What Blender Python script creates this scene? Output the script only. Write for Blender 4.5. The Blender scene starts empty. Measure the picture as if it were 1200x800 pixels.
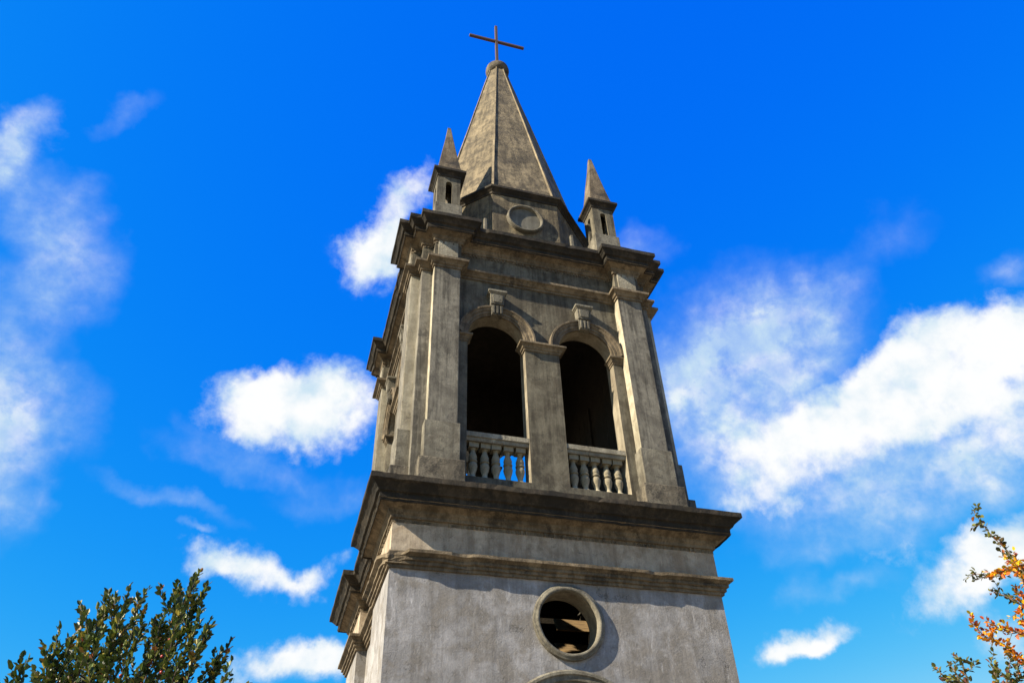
import bpy, bmesh, math, random
from mathutils import Vector, Matrix, noise
from math import radians as R, sin, cos, pi, sqrt

C = bpy.context.scene
COL = C.collection

# ------------------------------------------------------------------ camera
cam = bpy.data.objects.new('camera', bpy.data.cameras.new('camera'))
COL.objects.link(cam)
C.camera = cam
yaw, pitch, roll = 0.30397, 0.69257, -0.03845
F = Vector((sin(yaw)*cos(pitch), cos(yaw)*cos(pitch), sin(pitch)))
RI = Vector((cos(yaw), -sin(yaw), 0))
UP = RI.cross(F)
R2 = RI*cos(roll) + UP*sin(roll)
U2 = UP*cos(roll) - RI*sin(roll)
cam.matrix_world = Matrix(((R2.x, U2.x, -F.x, -4.501), (R2.y, U2.y, -F.y, -14.891), (R2.z, U2.z, -F.z, 1.6), (0, 0, 0, 1)))
cam.data.sensor_width = 36
cam.data.lens = 26.8
cam.data.clip_start = .05
cam.data.clip_end = 3000

# ------------------------------------------------------------------ light
SUN = Vector((-.808, -.218, .546)).normalized()
sd = bpy.data.lights.new('sun', 'SUN')
sd.energy = 5.0
sd.angle = R(.5)
sd.color = (1.0, .885, .67)
sun = bpy.data.objects.new('sun', sd)
COL.objects.link(sun)
sun.rotation_euler = SUN.to_track_quat('Z', 'Y').to_euler()

C.view_settings.view_transform = 'Standard'
C.view_settings.look = 'None'
C.view_settings.gamma = 1
C.view_settings.use_curve_mapping = False
C.view_settings.exposure = 1.65
C.cycles.use_denoising = True
C.cycles.max_bounces = 6
C.cycles.transparent_max_bounces = 4


CLD = 5.4       # sunlit cloud brightness before the background strength

class NT:
    """small helper to write node trees"""
    def __init__(s, tree):
        s.t = tree
    def n(s, typ, **kw):
        n = s.t.nodes.new(typ)
        for k, v in kw.items():
            setattr(n, k, v)
        return n
    def put(s, sock, v):
        if isinstance(v, bpy.types.NodeSocket):
            s.t.links.new(v, sock)
        else:
            sock.default_value = v
    def math(s, op, a, b=0.0, c=0.0, clamp=False):
        n = s.n('ShaderNodeMath', operation=op, use_clamp=clamp)
        s.put(n.inputs[0], a); s.put(n.inputs[1], b); s.put(n.inputs[2], c)
        return n.outputs[0]
    def vmath(s, op, a, b=(0, 0, 0), out=0):
        n = s.n('ShaderNodeVectorMath', operation=op)
        s.put(n.inputs[0], a)
        if op == 'SCALE':
            s.put(n.inputs['Scale'], b)
        else:
            s.put(n.inputs[1], b)
        return n.outputs[out]
    def noise(s, vec, scale, detail=4, rough=.55, dist=0.0, color=False):
        n = s.n('ShaderNodeTexNoise')
        s.put(n.inputs['Vector'], vec)
        n.inputs['Scale'].default_value = scale
        n.inputs['Detail'].default_value = detail
        n.inputs['Roughness'].default_value = rough
        n.inputs['Distortion'].default_value = dist
        return n.outputs['Color' if color else 0]
    def mapr(s, v, a, b, c=0.0, d=1.0, smooth=True):
        n = s.n('ShaderNodeMapRange')
        n.interpolation_type = 'SMOOTHSTEP' if smooth else 'LINEAR'
        s.put(n.inputs[0], v)
        for i, x in enumerate((a, b, c, d)):
            s.put(n.inputs[i+1], x)
        return n.outputs[0]
    def mix(s, f, a, b, blend='MIX'):
        n = s.n('ShaderNodeMix', data_type='RGBA', blend_type=blend)
        s.put(n.inputs[0], f)
        for k, v in ((6, a), (7, b)):
            s.put(n.inputs[k], v if isinstance(v, bpy.types.NodeSocket) else (*v[:3], 1))
        return n.outputs[2]
    def mapping(s, vec, loc=(0, 0, 0), rot=(0, 0, 0), scale=(1, 1, 1), typ='POINT'):
        n = s.n('ShaderNodeMapping', vector_type=typ)
        s.put(n.inputs[0], vec)
        n.inputs[1].default_value = loc
        n.inputs[2].default_value = rot
        n.inputs[3].default_value = scale
        return n.outputs[0]


# ------------------------------------------------------------------ sky: Nishita air with clouds laid out by azimuth and elevation
w = bpy.data.worlds.new('World')
C.world = w
w.use_nodes = True
w.node_tree.nodes.clear()
T = NT(w.node_tree)
sky = T.n('ShaderNodeTexSky')
sky.sky_type = 'NISHITA'
sky.sun_disc = False
sky.sun_elevation = math.asin(SUN.z)
sky.sun_rotation = math.atan2(SUN.x, SUN.y) % (2*pi)
sky.altitude = 300
sky.air_density = 1.0
sky.dust_density = .3
sky.ozone_density = 3.0
D = T.n('ShaderNodeTexCoord').outputs['Generated']

# azimuth from +Y, elevation, tilt, half width, half height (degrees), weight
CUMULUS = [
    (-2.114, 34.234, 0.737, 5.635, 2.749, 1.0), (-5.785, 33.205, 10.885, 3.138, 2.166, 0.8), (1.28, 33.693, -3.317, 3.161, 2.773, 0.95),
    (-4.305, 35.785, 5.579, 3.213, 1.525, 0.7), (-2.224, 31.446, 0.041, 4.12, 1.445, 0.55), (-2.554, 22.17, 0.603, 4.483, 1.503, 1.1),
    (1.067, 22.685, 12.265, 2.565, 0.808, 0.6), (-5.542, 22.093, -3.249, 2.195, 1.087, 0.7), (1.428, 16.657, 2.592, 4.704, 1.695, 1.5),
    (4.002, 17.18, 1.942, 2.551, 1.344, 0.8), (5.429, 48.147, 56.012, 3.76, 2.086, 0.9), (3.232, 45.883, 8.064, 2.593, 2.491, 0.8),
    (7.135, 51.18, 25.46, 2.242, 1.335, 0.65), (1.55, 45.389, 9.208, 2.451, 1.739, 0.4), (51.817, 32.543, -5.803, 3.507, 2.68, 1.1),
    (48.315, 31.988, 17.424, 3.527, 2.209, 0.8), (55.375, 31.638, -24.841, 2.79, 2.512, 0.9), (57.904, 30.902, -26.328, 2.431, 2.449, 1.2),
    (53.672, 28.415, -10.251, 5.412, 3.336, 1.0), (48.082, 29.33, -2.227, 6.497, 3.355, 0.95), (42.197, 29.985, 5.604, 5.912, 3.812, 0.8),
    (37.619, 29.44, -12.54, 4.602, 5.09, 0.75), (54.563, 25.24, -20.509, 2.214, 2.108, 0.5), (36.513, 25.711, -10.797, 3.418, 1.758, 0.45),
    (43.154, 26.454, -3.901, 5.947, 2.546, 0.35), (51.803, 19.562, 0.991, 3.594, 2.341, 1.15), (49.211, 18.893, 16.582, 4.015, 1.874, 0.85),
    (46.317, 18.216, 8.157, 4.036, 1.37, 0.38), (37.086, 16.08, 1.819, 3.556, 1.126, 1.0), (35.879, 15.815, -2.513, 2.585, 0.725, 0.6),
    (49.075, 15.129, -11.53, 2.19, 1.952, 0.7), (45.281, 21.12, 2.458, 4.635, 1.304, 0.3),
]
WISPS = [
    (-29.639, 44.985, 1.299, 1.304, 3.053, 1.0), (-29.498, 43.506, 9.898, 1.383, 2.105, 0.8), (-26.333, 43.419, 30.849, 2.558, 1.49, 0.35),
    (-23.032, 39.549, 35.072, 2.982, 4.069, 0.75), (-26.504, 41.503, 18.249, 2.709, 2.147, 0.4), (-23.81, 34.472, 23.756, 2.707, 5.103, 0.4),
    (-20.313, 26.471, 10.599, 2.166, 4.97, 0.9), (-20.18, 29.295, 6.498, 3.501, 3.463, 0.5), (-22.587, 30.269, 20.286, 2.663, 3.723, 0.6),
    (-24.312, 50.156, 56.937, 2.112, 0.796, 0.22), (-10.153, 25.845, -8.229, 4.588, 0.871, 0.32), (-4.147, 29.381, -5.676, 6.359, 1.288, 0.3),
    (-7.126, 23.634, 8.071, 1.175, 0.447, 0.5), (2.965, 27.397, 4.553, 4.188, 1.08, 0.18), (-6.92, 31.076, -9.962, 3.426, 1.162, 0.25),
    (39.361, 36.902, 4.97, 7.621, 5.169, 0.8), (38.547, 34.546, -14.667, 6.701, 6.404, 0.6), (38.218, 28.104, -12.436, 6.813, 4.444, 0.75),
    (47.044, 25.495, -10.701, 7.593, 3.428, 0.65), (52.683, 25.293, -19.367, 3.208, 2.676, 0.5), (32.543, 34.404, 9.374, 4.295, 4.945, 0.55),
    (44.396, 38.161, 1.559, 4.489, 2.983, 0.45), (52.963, 40.37, -4.922, 3.055, 1.712, 0.15), (59.581, 34.68, -11.92, 1.785, 1.171, 0.35),
    (30.92, 45.54, -11.943, 2.481, 1.996, 0.35), (45.767, 23.807, -1.9, 9.292, 2.705, 0.38), (37.305, 19.826, -9.207, 1.412, 1.431, 0.32),
    (41.182, 19.191, 9.251, 3.24, 1.028, 0.28), (51.861, 33.262, 4.779, 2.806, 0.996, 0.35), (42.077, 21.785, -5.74, 6.858, 0.983, 0.25),
]


def cloud_axes(az, el, tilt):
    az, el, tilt = R(az), R(el), R(tilt)
    d = Vector((sin(az)*cos(el), cos(az)*cos(el), sin(el)))
    r = Vector((cos(az), -sin(az), 0))
    u = r.cross(d)
    e1 = r*cos(tilt) + u*sin(tilt)
    e2 = u*cos(tilt) - r*sin(tilt)
    return d, e1, e2

warp_big = T.vmath('SUBTRACT', T.noise(D, 9, 3, .5, color=True), (.5, .5, .5))
warp_small = T.vmath('SUBTRACT', T.noise(D, 42, 4, .6, color=True), (.5, .5, .5))

def cloud_field(items, wb, ws):
    v = T.vmath('ADD', D, T.vmath('ADD', T.vmath('SCALE', warp_big, wb), T.vmath('SCALE', warp_small, ws)))
    tot = None
    for az, el, tilt, r1, r2, st in items:
        d, e1, e2 = cloud_axes(az, el, tilt)
        m = Matrix((e1, e2, -d)).transposed().to_euler('XYZ')
        loc = T.mapping(v, tuple(d), tuple(m), (R(r1), R(r2), .9), 'TEXTURE')
        ln = T.vmath('LENGTH', loc, out=1)
        k = T.mapr(ln, 1.35, 0.0, 0.0, st)
        tot = k if tot is None else T.math('ADD', tot, k)
    return tot

dens = cloud_field(CUMULUS, .085, .024)
veil = cloud_field(WISPS, .10, .03)
fbm = T.noise(D, 19, 10, .60, .2)
fbm_f = T.noise(T.mapping(D, scale=(1, 1, 1.6)), 15, 10, .60, .25)
edge = T.noise(D, 48, 7, .62)
ragged = T.math('ADD', T.math('MULTIPLY', T.math('SUBTRACT', fbm, .5), 1.7), T.math('MULTIPLY', T.math('SUBTRACT', edge, .5), .8))
cmask = T.math('ADD', ragged, T.math('MINIMUM', dens, 1.3))
cmask = T.mapr(cmask, .06, 1.22)
cmask = T.math('MULTIPLY', cmask, T.mapr(dens, .0, .12))
wmask = T.math('MULTIPLY', veil, T.mapr(fbm_f, .28, .74, .38, 1.2, False))
wmask = T.math('MULTIPLY', wmask, T.mapr(edge, .30, .70, .62, 1.2, False))
wmask = T.math('MULTIPLY', T.math('MINIMUM', wmask, .9), T.mapr(fbm, .25, .7, .35, 1.1, False))
# unseen clouds added outside the view to give neutral fill light
away = T.mapr(T.vmath('DOT_PRODUCT', D, tuple(F), out=1), .62, .35)
rest = T.math('MULTIPLY', T.mapr(T.noise(D, 3.2, 8, .6), .60, .74), away)
mask = T.math('MAXIMUM', T.math('MAXIMUM', cmask, wmask), rest)
mask = T.math('MINIMUM', mask, 1.0)

# deeper, more saturated blue of the thin dry air
sep = T.n('ShaderNodeSeparateColor')
T.put(sep.inputs[0], sky.outputs[0])
comb = T.n('ShaderNodeCombineColor')
for i, (k, g, top) in enumerate(((.034, 4.2, 3.0), (.90, 1.0, 5.1), (5.2, .02, 6.0))):
    T.put(comb.inputs[i], T.math('MINIMUM', T.math('MULTIPLY', T.math('POWER', sep.outputs[i], g), k), top))
airc = comb.outputs[0]
# self-shading: the side of each billow turned to the sun is white, the far side blue-grey
def billow(v):
    return T.math('ADD', T.noise(v, 12, 5, .52), T.math('MULTIPLY', T.noise(v, 34, 4, .55), .30))
sunward = T.vmath('ADD', D, tuple(SUN*.026))
relief = T.math('MULTIPLY', T.math('SUBTRACT', billow(D), billow(sunward)), 2.1)
depth = T.math('MULTIPLY', T.math('MINIMUM', dens, 1.3), .42)
thick = T.mapr(T.math('ADD', T.math('ADD', depth, relief), .28), .12, .98)
ccol = T.mix(thick, (.64*CLD, .83*CLD, .97*CLD), (1.06*CLD, 1.07*CLD, 1.07*CLD))
fin = T.mix(mask, airc, ccol)
bg = T.n('ShaderNodeBackground')
T.put(bg.inputs[0], fin)
bg.inputs[1].default_value = .0555
T.put(T.n('ShaderNodeOutputWorld').inputs[0], bg.outputs[0])

# ------------------------------------------------------------------ materials
def new_mat(name):
    m = bpy.data.materials.new(name)
    m.use_nodes = True
    nt = m.node_tree
    nt.nodes.clear()
    t = NT(nt)
    out = t.n('ShaderNodeOutputMaterial')
    b = t.n('ShaderNodeBsdfPrincipled')
    t.put(out.inputs[0], b.outputs[0])
    return m, t, b


def stucco(name, base, stain, soot, streak=.5, soot_amt=.3, pale=.25, rough=.9, bump=.35, seed=0.0, grain=1.0):
    """old lime render: mottled tone, rain streaks, black growth, pale salts, hairline cracks"""
    m, t, b = new_mat(name)
    g = t.n('ShaderNodeTexCoord').outputs['Object']
    v = t.vmath('ADD', g, (seed, seed*1.7, seed*.6))
    big = t.noise(v, 1.1, 6, .62, .4)
    mid = t.noise(v, 5.0, 7, .68, .2)
    fine = t.noise(v, 30, 6, .75)
    grit = t.noise(v, 95, 3, .7)
    col = t.mix(t.mapr(big, .36, .64), tuple(min(1, x*1.12) for x in base), tuple(x*.74 for x in base))
    blot = t.noise(t.vmath('ADD', v, (7, 3, 9)), 1.9, 8, .66, .6)
    col = t.mix(t.math('MULTIPLY', t.mapr(blot, .47, .62), .80), col, stain)
    col = t.mix(t.math('MULTIPLY', t.mapr(mid, .44, .66), .50), col, tuple(x*.8 for x in stain))
    # rain streaks: noise stretched along z, in broad and in narrow runs
    st = t.noise(t.mapping(v, scale=(6.5, 6.5, .38)), 1.0, 6, .66, .3)
    st2 = t.noise(t.mapping(v, (5, 9, 2), scale=(19, 19, .8)), 1.0, 4, .65, .2)
    sk = t.math('MULTIPLY', t.mapr(st, .43, .61), t.mapr(t.math('ADD', mid, t.math('MULTIPLY', big, .4)), .48, .80, .35, 1.0))
    col = t.mix(t.math('MULTIPLY', sk, streak), col, tuple(x*.40 for x in stain))
    col = t.mix(t.math('MULTIPLY', t.mapr(st2, .50, .70), streak*.55), col, tuple(x*.55 for x in stain))
    # pale lime runs
    lr = t.noise(t.mapping(v, (3.1, 7.7, 1.3), scale=(7, 7, 1.5)), 1.0, 8, .70, .7)
    lr = t.math('MULTIPLY', t.mapr(t.math('ADD', lr, t.math('MULTIPLY', t.math('SUBTRACT', fine, .5), .25)), .57, .72), pale)
    col = t.mix(lr, col, tuple(min(.6, x*1.7) for x in base))
    # black lichen and soot in ragged patches
    so = t.math('ADD', t.noise(t.vmath('ADD', v, (11, 5, 3)), 2.1, 9, .70, .5), t.math('MULTIPLY', t.math('SUBTRACT', fine, .5), .35))
    so = t.mapr(so, .64-.30*soot_amt, .78-.22*soot_amt)
    col = t.mix(t.math('MULTIPLY', so, .85), col, soot)
    # speckle
    col = t.mix(t.math('MULTIPLY', t.mapr(fine, .44, .66), .26*grain), col, tuple(x*.55 for x in stain))
    col = t.mix(t.math('MULTIPLY', t.mapr(grit, .56, .74), .20*grain), col, tuple(min(1, x*1.5) for x in base))
    # hairline cracks
    vo = t.n('ShaderNodeTexVoronoi', feature='DISTANCE_TO_EDGE')
    t.put(vo.inputs['Vector'], t.vmath('ADD', v, t.vmath('SCALE', t.noise(v, 2.2, 6, .7, color=True), .9)))
    vo.inputs['Scale'].default_value = .6
    crack = t.math('MULTIPLY', t.mapr(vo.outputs['Distance'], .010, .002), t.mapr(big, .50, .58))
    col = t.mix(t.math('MULTIPLY', crack, .6), col, soot)
    t.put(b.inputs['Base Color'], col)
    b.inputs['Roughness'].default_value = rough
    b.inputs['Specular IOR Level'].default_value = .2
    h = t.math('ADD', t.math('MULTIPLY', fine, .6), t.math('MULTIPLY', grit, .35))
    h = t.math('ADD', h, t.math('MULTIPLY', mid, .9))
    h = t.math('SUBTRACT', h, t.math('MULTIPLY', crack, .8))
    bp = t.n('ShaderNodeBump')
    bp.inputs['Strength'].default_value = bump
    bp.inputs['Distance'].default_value = .04
    t.put(bp.inputs['Height'], h)
    t.put(b.inputs['Normal'], bp.outputs[0])
    return m


M = {}
M['wall'] = stucco('grey_render', (.242, .236, .244), (.168, .152, .138), (.05, .046, .042), .36, .15, .7, seed=2.0)
M['belfry'] = stucco('belfry_render', (0.117, 0.105, 0.079), (0.062, 0.052, 0.038), (.03, .028, .025), .7, .25, .25, seed=5.3)
M['pilaster'] = stucco('pilaster_render', (0.164, 0.151, 0.126), (0.086, 0.078, 0.066), (.05, .046, .042), .85, .25, .35, seed=8.1)
M['trim'] = stucco('moulding_render', (0.161, 0.127, 0.087), (0.082, 0.063, 0.042), (.022, .02, .018), .6, .45, .25, seed=3.7)
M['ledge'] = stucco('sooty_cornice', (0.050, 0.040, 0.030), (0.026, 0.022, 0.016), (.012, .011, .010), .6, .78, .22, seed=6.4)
M['plinth'] = stucco('plinth_render', (0.162, 0.149, 0.120), (0.090, 0.079, 0.062), (.03, .028, .025), .45, .40, .35, seed=1.2, bump=.5)
M['foot'] = stucco('blackened_plinth', (0.135, 0.117, 0.090), (0.081, 0.068, 0.052), (.018, .017, .016), .3, .70, .75, seed=7.9, bump=.6)
M['spire'] = stucco('spire_render', (0.182, 0.146, 0.094), (0.072, 0.060, 0.043), (.022, .019, .015), .7, .42, .22, seed=4.4, bump=.5)
M['rib'] = stucco('spire_rib_render', (0.213, 0.174, 0.115), (0.117, 0.093, 0.062), (.05, .04, .03), .35, .2, .15, seed=9.2)
M['panel'] = stucco('pebbled_panel', (0.289, 0.266, 0.217), (0.167, 0.148, 0.114), (.05, .046, .042), .3, .25, .4, seed=3.3, bump=.9, grain=1.7)
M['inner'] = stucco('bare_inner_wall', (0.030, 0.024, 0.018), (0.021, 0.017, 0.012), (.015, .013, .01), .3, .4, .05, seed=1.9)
M['return'] = stucco('sun_lightened_side_render', (.33, .30, .235), (.235, .205, .15), (.06, .055, .05), .35, .08, .25, seed=6.6)  # lighter than the fronts: sunlight on the sides put into the colour
M['frieze'] = stucco('brown_stained_frieze', (.34, .285, .22), (.22, .165, .115), (.06, .05, .042), .35, .25, .5, seed=5.1)
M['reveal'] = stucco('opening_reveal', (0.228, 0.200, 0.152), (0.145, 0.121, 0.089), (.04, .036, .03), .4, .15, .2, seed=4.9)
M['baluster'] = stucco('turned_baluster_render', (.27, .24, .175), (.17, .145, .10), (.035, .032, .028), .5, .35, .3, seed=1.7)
M['disc'] = stucco('grey_slate_disc', (.15, .142, .12), (.10, .092, .075), (.05, .05, .05), .4, .2, .25, seed=2.7, bump=.15)


def plain(name, c1, c2, scale, rough, bump=.2, metal=0.0, stretch=(1, 1, 1)):
    m, t, b = new_mat(name)
    g = t.mapping(t.n('ShaderNodeTexCoord').outputs['Object'], scale=stretch)
    n = t.noise(g, scale, 6, .65)
    t.put(b.inputs['Base Color'], t.mix(t.mapr(n, .35, .65), c1, c2))
    b.inputs['Roughness'].default_value = rough
    b.inputs['Metallic'].default_value = metal
    bp = t.n('ShaderNodeBump')
    bp.inputs['Strength'].default_value = bump
    bp.inputs['Distance'].default_value = .01
    t.put(bp.inputs['Height'], n)
    t.put(b.inputs['Normal'], bp.outputs[0])
    return m

M['iron'] = plain('rusty_iron', (.055, .022, .014), (.022, .014, .012), 22, .8)
M['wood'] = plain('old_timber', (.19, .125, .055), (.095, .06, .028), 6, .85, .4, stretch=(.6, 8, 8))
M['bark'] = plain('bark', (.11, .075, .05), (.055, .04, .03), 24, .9, .6, stretch=(1, 1, .35))
M['twig'] = plain('red_brown_twig', (.07, .04, .028), (.04, .026, .02), 30, .8)
M['ground'] = plain('pale_sandy_gravel', (.27, .22, .155), (.17, .15, .10), 1.3, .95, .5)
M['berry'] = plain('red_berry', (.35, .02, .015), (.22, .012, .01), 9, .35)


def leaf_mat(name, stops, rough=.38, trans=.25):
    m, t, b = new_mat(name)
    geo = t.n('ShaderNodeNewGeometry')
    r = t.n('ShaderNodeValToRGB')
    cr = r.color_ramp
    cr.interpolation = 'LINEAR'
    while len(cr.elements) < len(stops):
        cr.elements.new(.5)
    for e, (p, c) in zip(cr.elements, stops):
        e.position = p
        e.color = (*c, 1)
    t.put(r.inputs[0], geo.outputs['Random Per Island'])
    t.put(b.inputs['Base Color'], r.outputs[0])
    b.inputs['Roughness'].default_value = rough
    b.inputs['Specular IOR Level'].default_value = .3
    tr = t.n('ShaderNodeBsdfTranslucent')
    t.put(tr.inputs[0], t.mix(.5, r.outputs[0], (.10, .13, .02), 'ADD'))
    mx = t.n('ShaderNodeMixShader')
    mx.inputs[0].default_value = trans
    t.put(mx.inputs[1], b.outputs[0])
    t.put(mx.inputs[2], tr.outputs[0])
    o = [n for n in t.t.nodes if n.type == 'OUTPUT_MATERIAL'][0]
    t.put(o.inputs[0], mx.outputs[0])
    return m

M['leaf'] = leaf_mat('glossy_dark_leaf', [(0, (.012, .022, .004)), (.45, (.022, .042, .006)), (.78, (.062, .085, .011)), (.95, (.20, .16, .02)), (1, (.14, .03, .015))], .46, .12)
M['olive'] = leaf_mat('olive_autumn_leaf', [(0, (.02, .022, .008)), (.35, (.045, .05, .008)), (.72, (.11, .11, .012)), (.88, (.07, .028, .03)), (1, (.28, .08, .01))], .6, .18)
M['amber'] = leaf_mat('amber_autumn_leaf', [(0, (.24, .03, .012)), (.28, (.46, .11, .004)), (.58, (.54, .24, .003)), (.84, (.46, .34, .008)), (.93, (.13, .13, .015)), (1, (.20, .02, .03))], .6, .18)


# ------------------------------------------------------------------ mesh helpers
rng = random.Random(11)

def jit(v, amp, sc):
    """slow wobble of a worn edge"""
    p = Vector(v)*sc
    return Vector(v) + Vector((noise.noise(p), noise.noise(p+Vector((17, 3, 5))), noise.noise(p+Vector((4, 29, 8)))))*amp


class MB:
    def __init__(s):
        s.v, s.f, s.sm = [], [], []
    def add(s, vs, fs, smooth=False):
        o = len(s.v)
        s.v += [tuple(x) for x in vs]
        s.f += [tuple(i+o for i in f) for f in fs]
        s.sm += [smooth]*len(fs)
        return s
    def box(s, x0, x1, y0, y1, z0, z1, taper=0.0):
        t = taper
        vs = [(x0, y0, z0), (x1, y0, z0), (x1, y1, z0), (x0, y1, z0), (x0+t, y0+t, z1), (x1-t, y0+t, z1), (x1-t, y1-t, z1), (x0+t, y1-t, z1)]
        return s.add(vs, [(0, 3, 2, 1), (4, 5, 6, 7), (0, 1, 5, 4), (1, 2, 6, 5), (2, 3, 7, 6), (3, 0, 4, 7)])
    def rings(s, rs, close=True, caps=(False, False), smooth=False):
        n = len(rs[0])
        o = len(s.v)
        for r in rs:
            s.v += [tuple(p) for p in r]
        for k in range(len(rs)-1):
            for i in range(n if close else n-1):
                j = (i+1) % n
                s.f.append((o+k*n+i, o+k*n+j, o+(k+1)*n+j, o+(k+1)*n+i)); s.sm.append(smooth)
        if caps[0]:
            s.f.append(tuple(o+i for i in reversed(range(n)))); s.sm.append(False)
        if caps[1]:
            s.f.append(tuple(o+(len(rs)-1)*n+i for i in range(n))); s.sm.append(False)
        return s
    def lathe(s, prof, n=14, c=(0, 0), caps=(True, True), smooth=True):
        return s.rings([[(c[0]+r*cos(2*pi*i/n), c[1]+r*sin(2*pi*i/n), z) for i in range(n)] for r, z in prof], True, caps, smooth)
    def tube(s, pts, rad, n=6, smooth=True):
        rs = []
        for k, p in enumerate(pts):
            p = Vector(p)
            d = (Vector(pts[min(k+1, len(pts)-1)])-Vector(pts[max(k-1, 0)])).normalized()
            a = d.cross(Vector((0, 0, 1)) if abs(d.z) < .9 else Vector((1, 0, 0))).normalized()
            b = d.cross(a)
            r = rad[k] if isinstance(rad, (list, tuple)) else rad
            rs.append([p+(a*cos(2*pi*i/n)+b*sin(2*pi*i/n))*r for i in range(n)])
        return s.rings(rs, True, (True, True), smooth)
    def obj(s, name, mat, parent=None, label=None, bevel=0.0):
        me = bpy.data.meshes.new(name)
        me.from_pydata(s.v, [], s.f)
        me.materials.append(M[mat])
        me.polygons.foreach_set('use_smooth', s.sm)
        me.update()
        o = bpy.data.objects.new(name, me)
        COL.objects.link(o)
        if parent:
            o.parent = parent
        if label:
            o['label'] = label
        if bevel:
            b = o.modifiers.new('worn_edge', 'BEVEL')
            b.width = bevel
            b.segments = 2
            b.limit_method = 'ANGLE'
            b.angle_limit = R(50)
        return o


def dup(src, parent, rot=None, loc=None):
    o = src.copy()
    COL.objects.link(o)
    o.parent = parent
    if rot is not None:
        o.rotation_euler = (0, 0, rot)
    if loc is not None:
        o.location = loc
    return o


def thing(name, label, cat, loc=(0, 0, 0), group=None):
    o = bpy.data.objects.new(name, None)
    COL.objects.link(o)
    o.location = loc
    o.empty_display_size = .3
    o['label'] = label
    o['category'] = cat
    if group:
        o['group'] = group
    return o


def offset_poly(poly, d):
    """push an axis-aligned outline outward by d with square mitres"""
    n = len(poly)
    out = []
    for i in range(n):
        p, q, r = Vector(poly[i-1]), Vector(poly[i]), Vector(poly[(i+1) % n])
        a, b = (q-p).normalized(), (r-q).normalized()
        na, nb = Vector((a.y, -a.x)), Vector((b.y, -b.x))
        if na.dot(nb) > .99:
            out.append(q+na*d)
        else:
            out.append(q+(na+nb)*d)
    return out


def subdivide(poly, step):
    """points along the outline so that worn edges can wobble; returns (index, t) pairs"""
    idx = []
    n = len(poly)
    for i in range(n):
        L = (Vector(poly[(i+1) % n])-Vector(poly[i])).length
        k = max(1, int(L/step))
        idx += [(i, j/k) for j in range(k)]
    return idx


def moulding(mb, poly, prof, step=.22, wob=.007, damage=None, chip=True):
    """run a profile [(offset, z) ...] round an outline"""
    idx = subdivide(poly, step)
    n = len(poly)
    rs = []
    for d, z in prof:
        pp = offset_poly(poly, d)
        ring = []
        for i, t in idx:
            a, b = pp[i], pp[(i+1) % n]
            q = a+(b-a)*t
            v = jit((q.x, q.y, z), wob, 3.1)
            v = jit(v, wob*.8, 9.0)
            if chip and d > .06:
                c = noise.noise(Vector((v.x*1.9, v.y*1.9, z*.8))) + .6*noise.noise(Vector((v.x*7, v.y*7, z*5)))
                if c > .42:
                    k = min(.03, (c-.42)*.09)
                    o = Vector((q.x, q.y, 0)).normalized()
                    v = v-o*k+Vector((0, 0, -k*.3))
            if damage:
                v = damage(v, d, z)
            ring.append(v)
        rs.append(ring)
    mb.rings(rs)
    return mb


def beads(mb, poly, z0, z1, step, d0, d1):
    """a worn course of small square beads along an outline"""
    lo, hi = offset_poly(poly, d0), offset_poly(poly, d1)
    n = len(poly)
    ring = []
    for i in range(n):
        a, c = lo[i], lo[(i+1) % n]
        e = (c-a)
        L = e.length
        nn = Vector((e.y, -e.x)).normalized()*(d1-d0)
        k = int(L/step)
        ring.append(a)
        for j in range(k):
            w = rng.uniform(.25, 1.0) if rng.random() < .8 else 0.0
            for f, on in ((.28, 0), (.30, 1), (.72, 1), (.74, 0)):
                ring.append(a+e*((j+f)/k)+nn*(w if on else 0))
    mb.rings([[(q.x, q.y, z0) for q in ring], [(q.x, q.y, z1) for q in ring]])
    return mb


def rot4(pts):
    """one quarter of an outline turned to all four sides"""
    out = []
    for k in range(4):
        for x, y in pts:
            for _ in range(k):
                x, y = -y, x
            out.append((x, y))
    return out


# ------------------------------------------------------------------ the ground
gb = MB()
gb.add([(-900, -900, 0), (900, -900, 0), (900, 900, 0), (-900, 900, 0)], [(0, 1, 2, 3)])
ground = gb.obj('ground', 'ground')
ground['kind'] = 'structure'

# ------------------------------------------------------------------ the bell tower
tower = thing('bell_tower', 'tall weathered grey stucco bell tower with arched belfry and pointed spire', 'bell tower')

A = 3.0
RC = .20                                    # middle bay of the sides lies back this much
P1 = 1.15
low_plan = [(-A, -A), (A, -A),
            (A, -P1), (A-RC, -P1), (A-RC, P1), (A, P1),
            (A, A), (P1, A), (P1, A-RC), (-P1, A-RC), (-P1, A),
            (-A, A), (-A, P1), (-A+RC, P1), (-A+RC, -P1), (-A, -P1)]
ZC = 8.2


def hole_panel(mb, x0, x1, z0, z1, cx, cz, r, y, flip=False, n=40):
    """flat wall in the plane y with a round hole: a fan between the hole and the rectangle"""
    hole, rim = [], []
    for i in range(n):
        a = 2*pi*i/n
        dx, dz = cos(a), sin(a)
        hole.append((cx+r*dx, y, cz+r*dz))
        t = min([(x1-cx)/dx if dx > 1e-6 else 1e9, (x0-cx)/dx if dx < -1e-6 else 1e9,
                 (z1-cz)/dz if dz > 1e-6 else 1e9, (z0-cz)/dz if dz < -1e-6 else 1e9])
        rim.append([cx+t*dx, y, cz+t*dz])
    for X, Z in ((x0, z0), (x1, z0), (x0, z1), (x1, z1)):     # snap the nearest rim point to each corner
        k = min(range(n), key=lambda i: (rim[i][0]-X)**2+(rim[i][2]-Z)**2)
        rim[k] = [X, y, Z]
    mb.rings([hole, rim] if not flip else [rim, hole])


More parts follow.
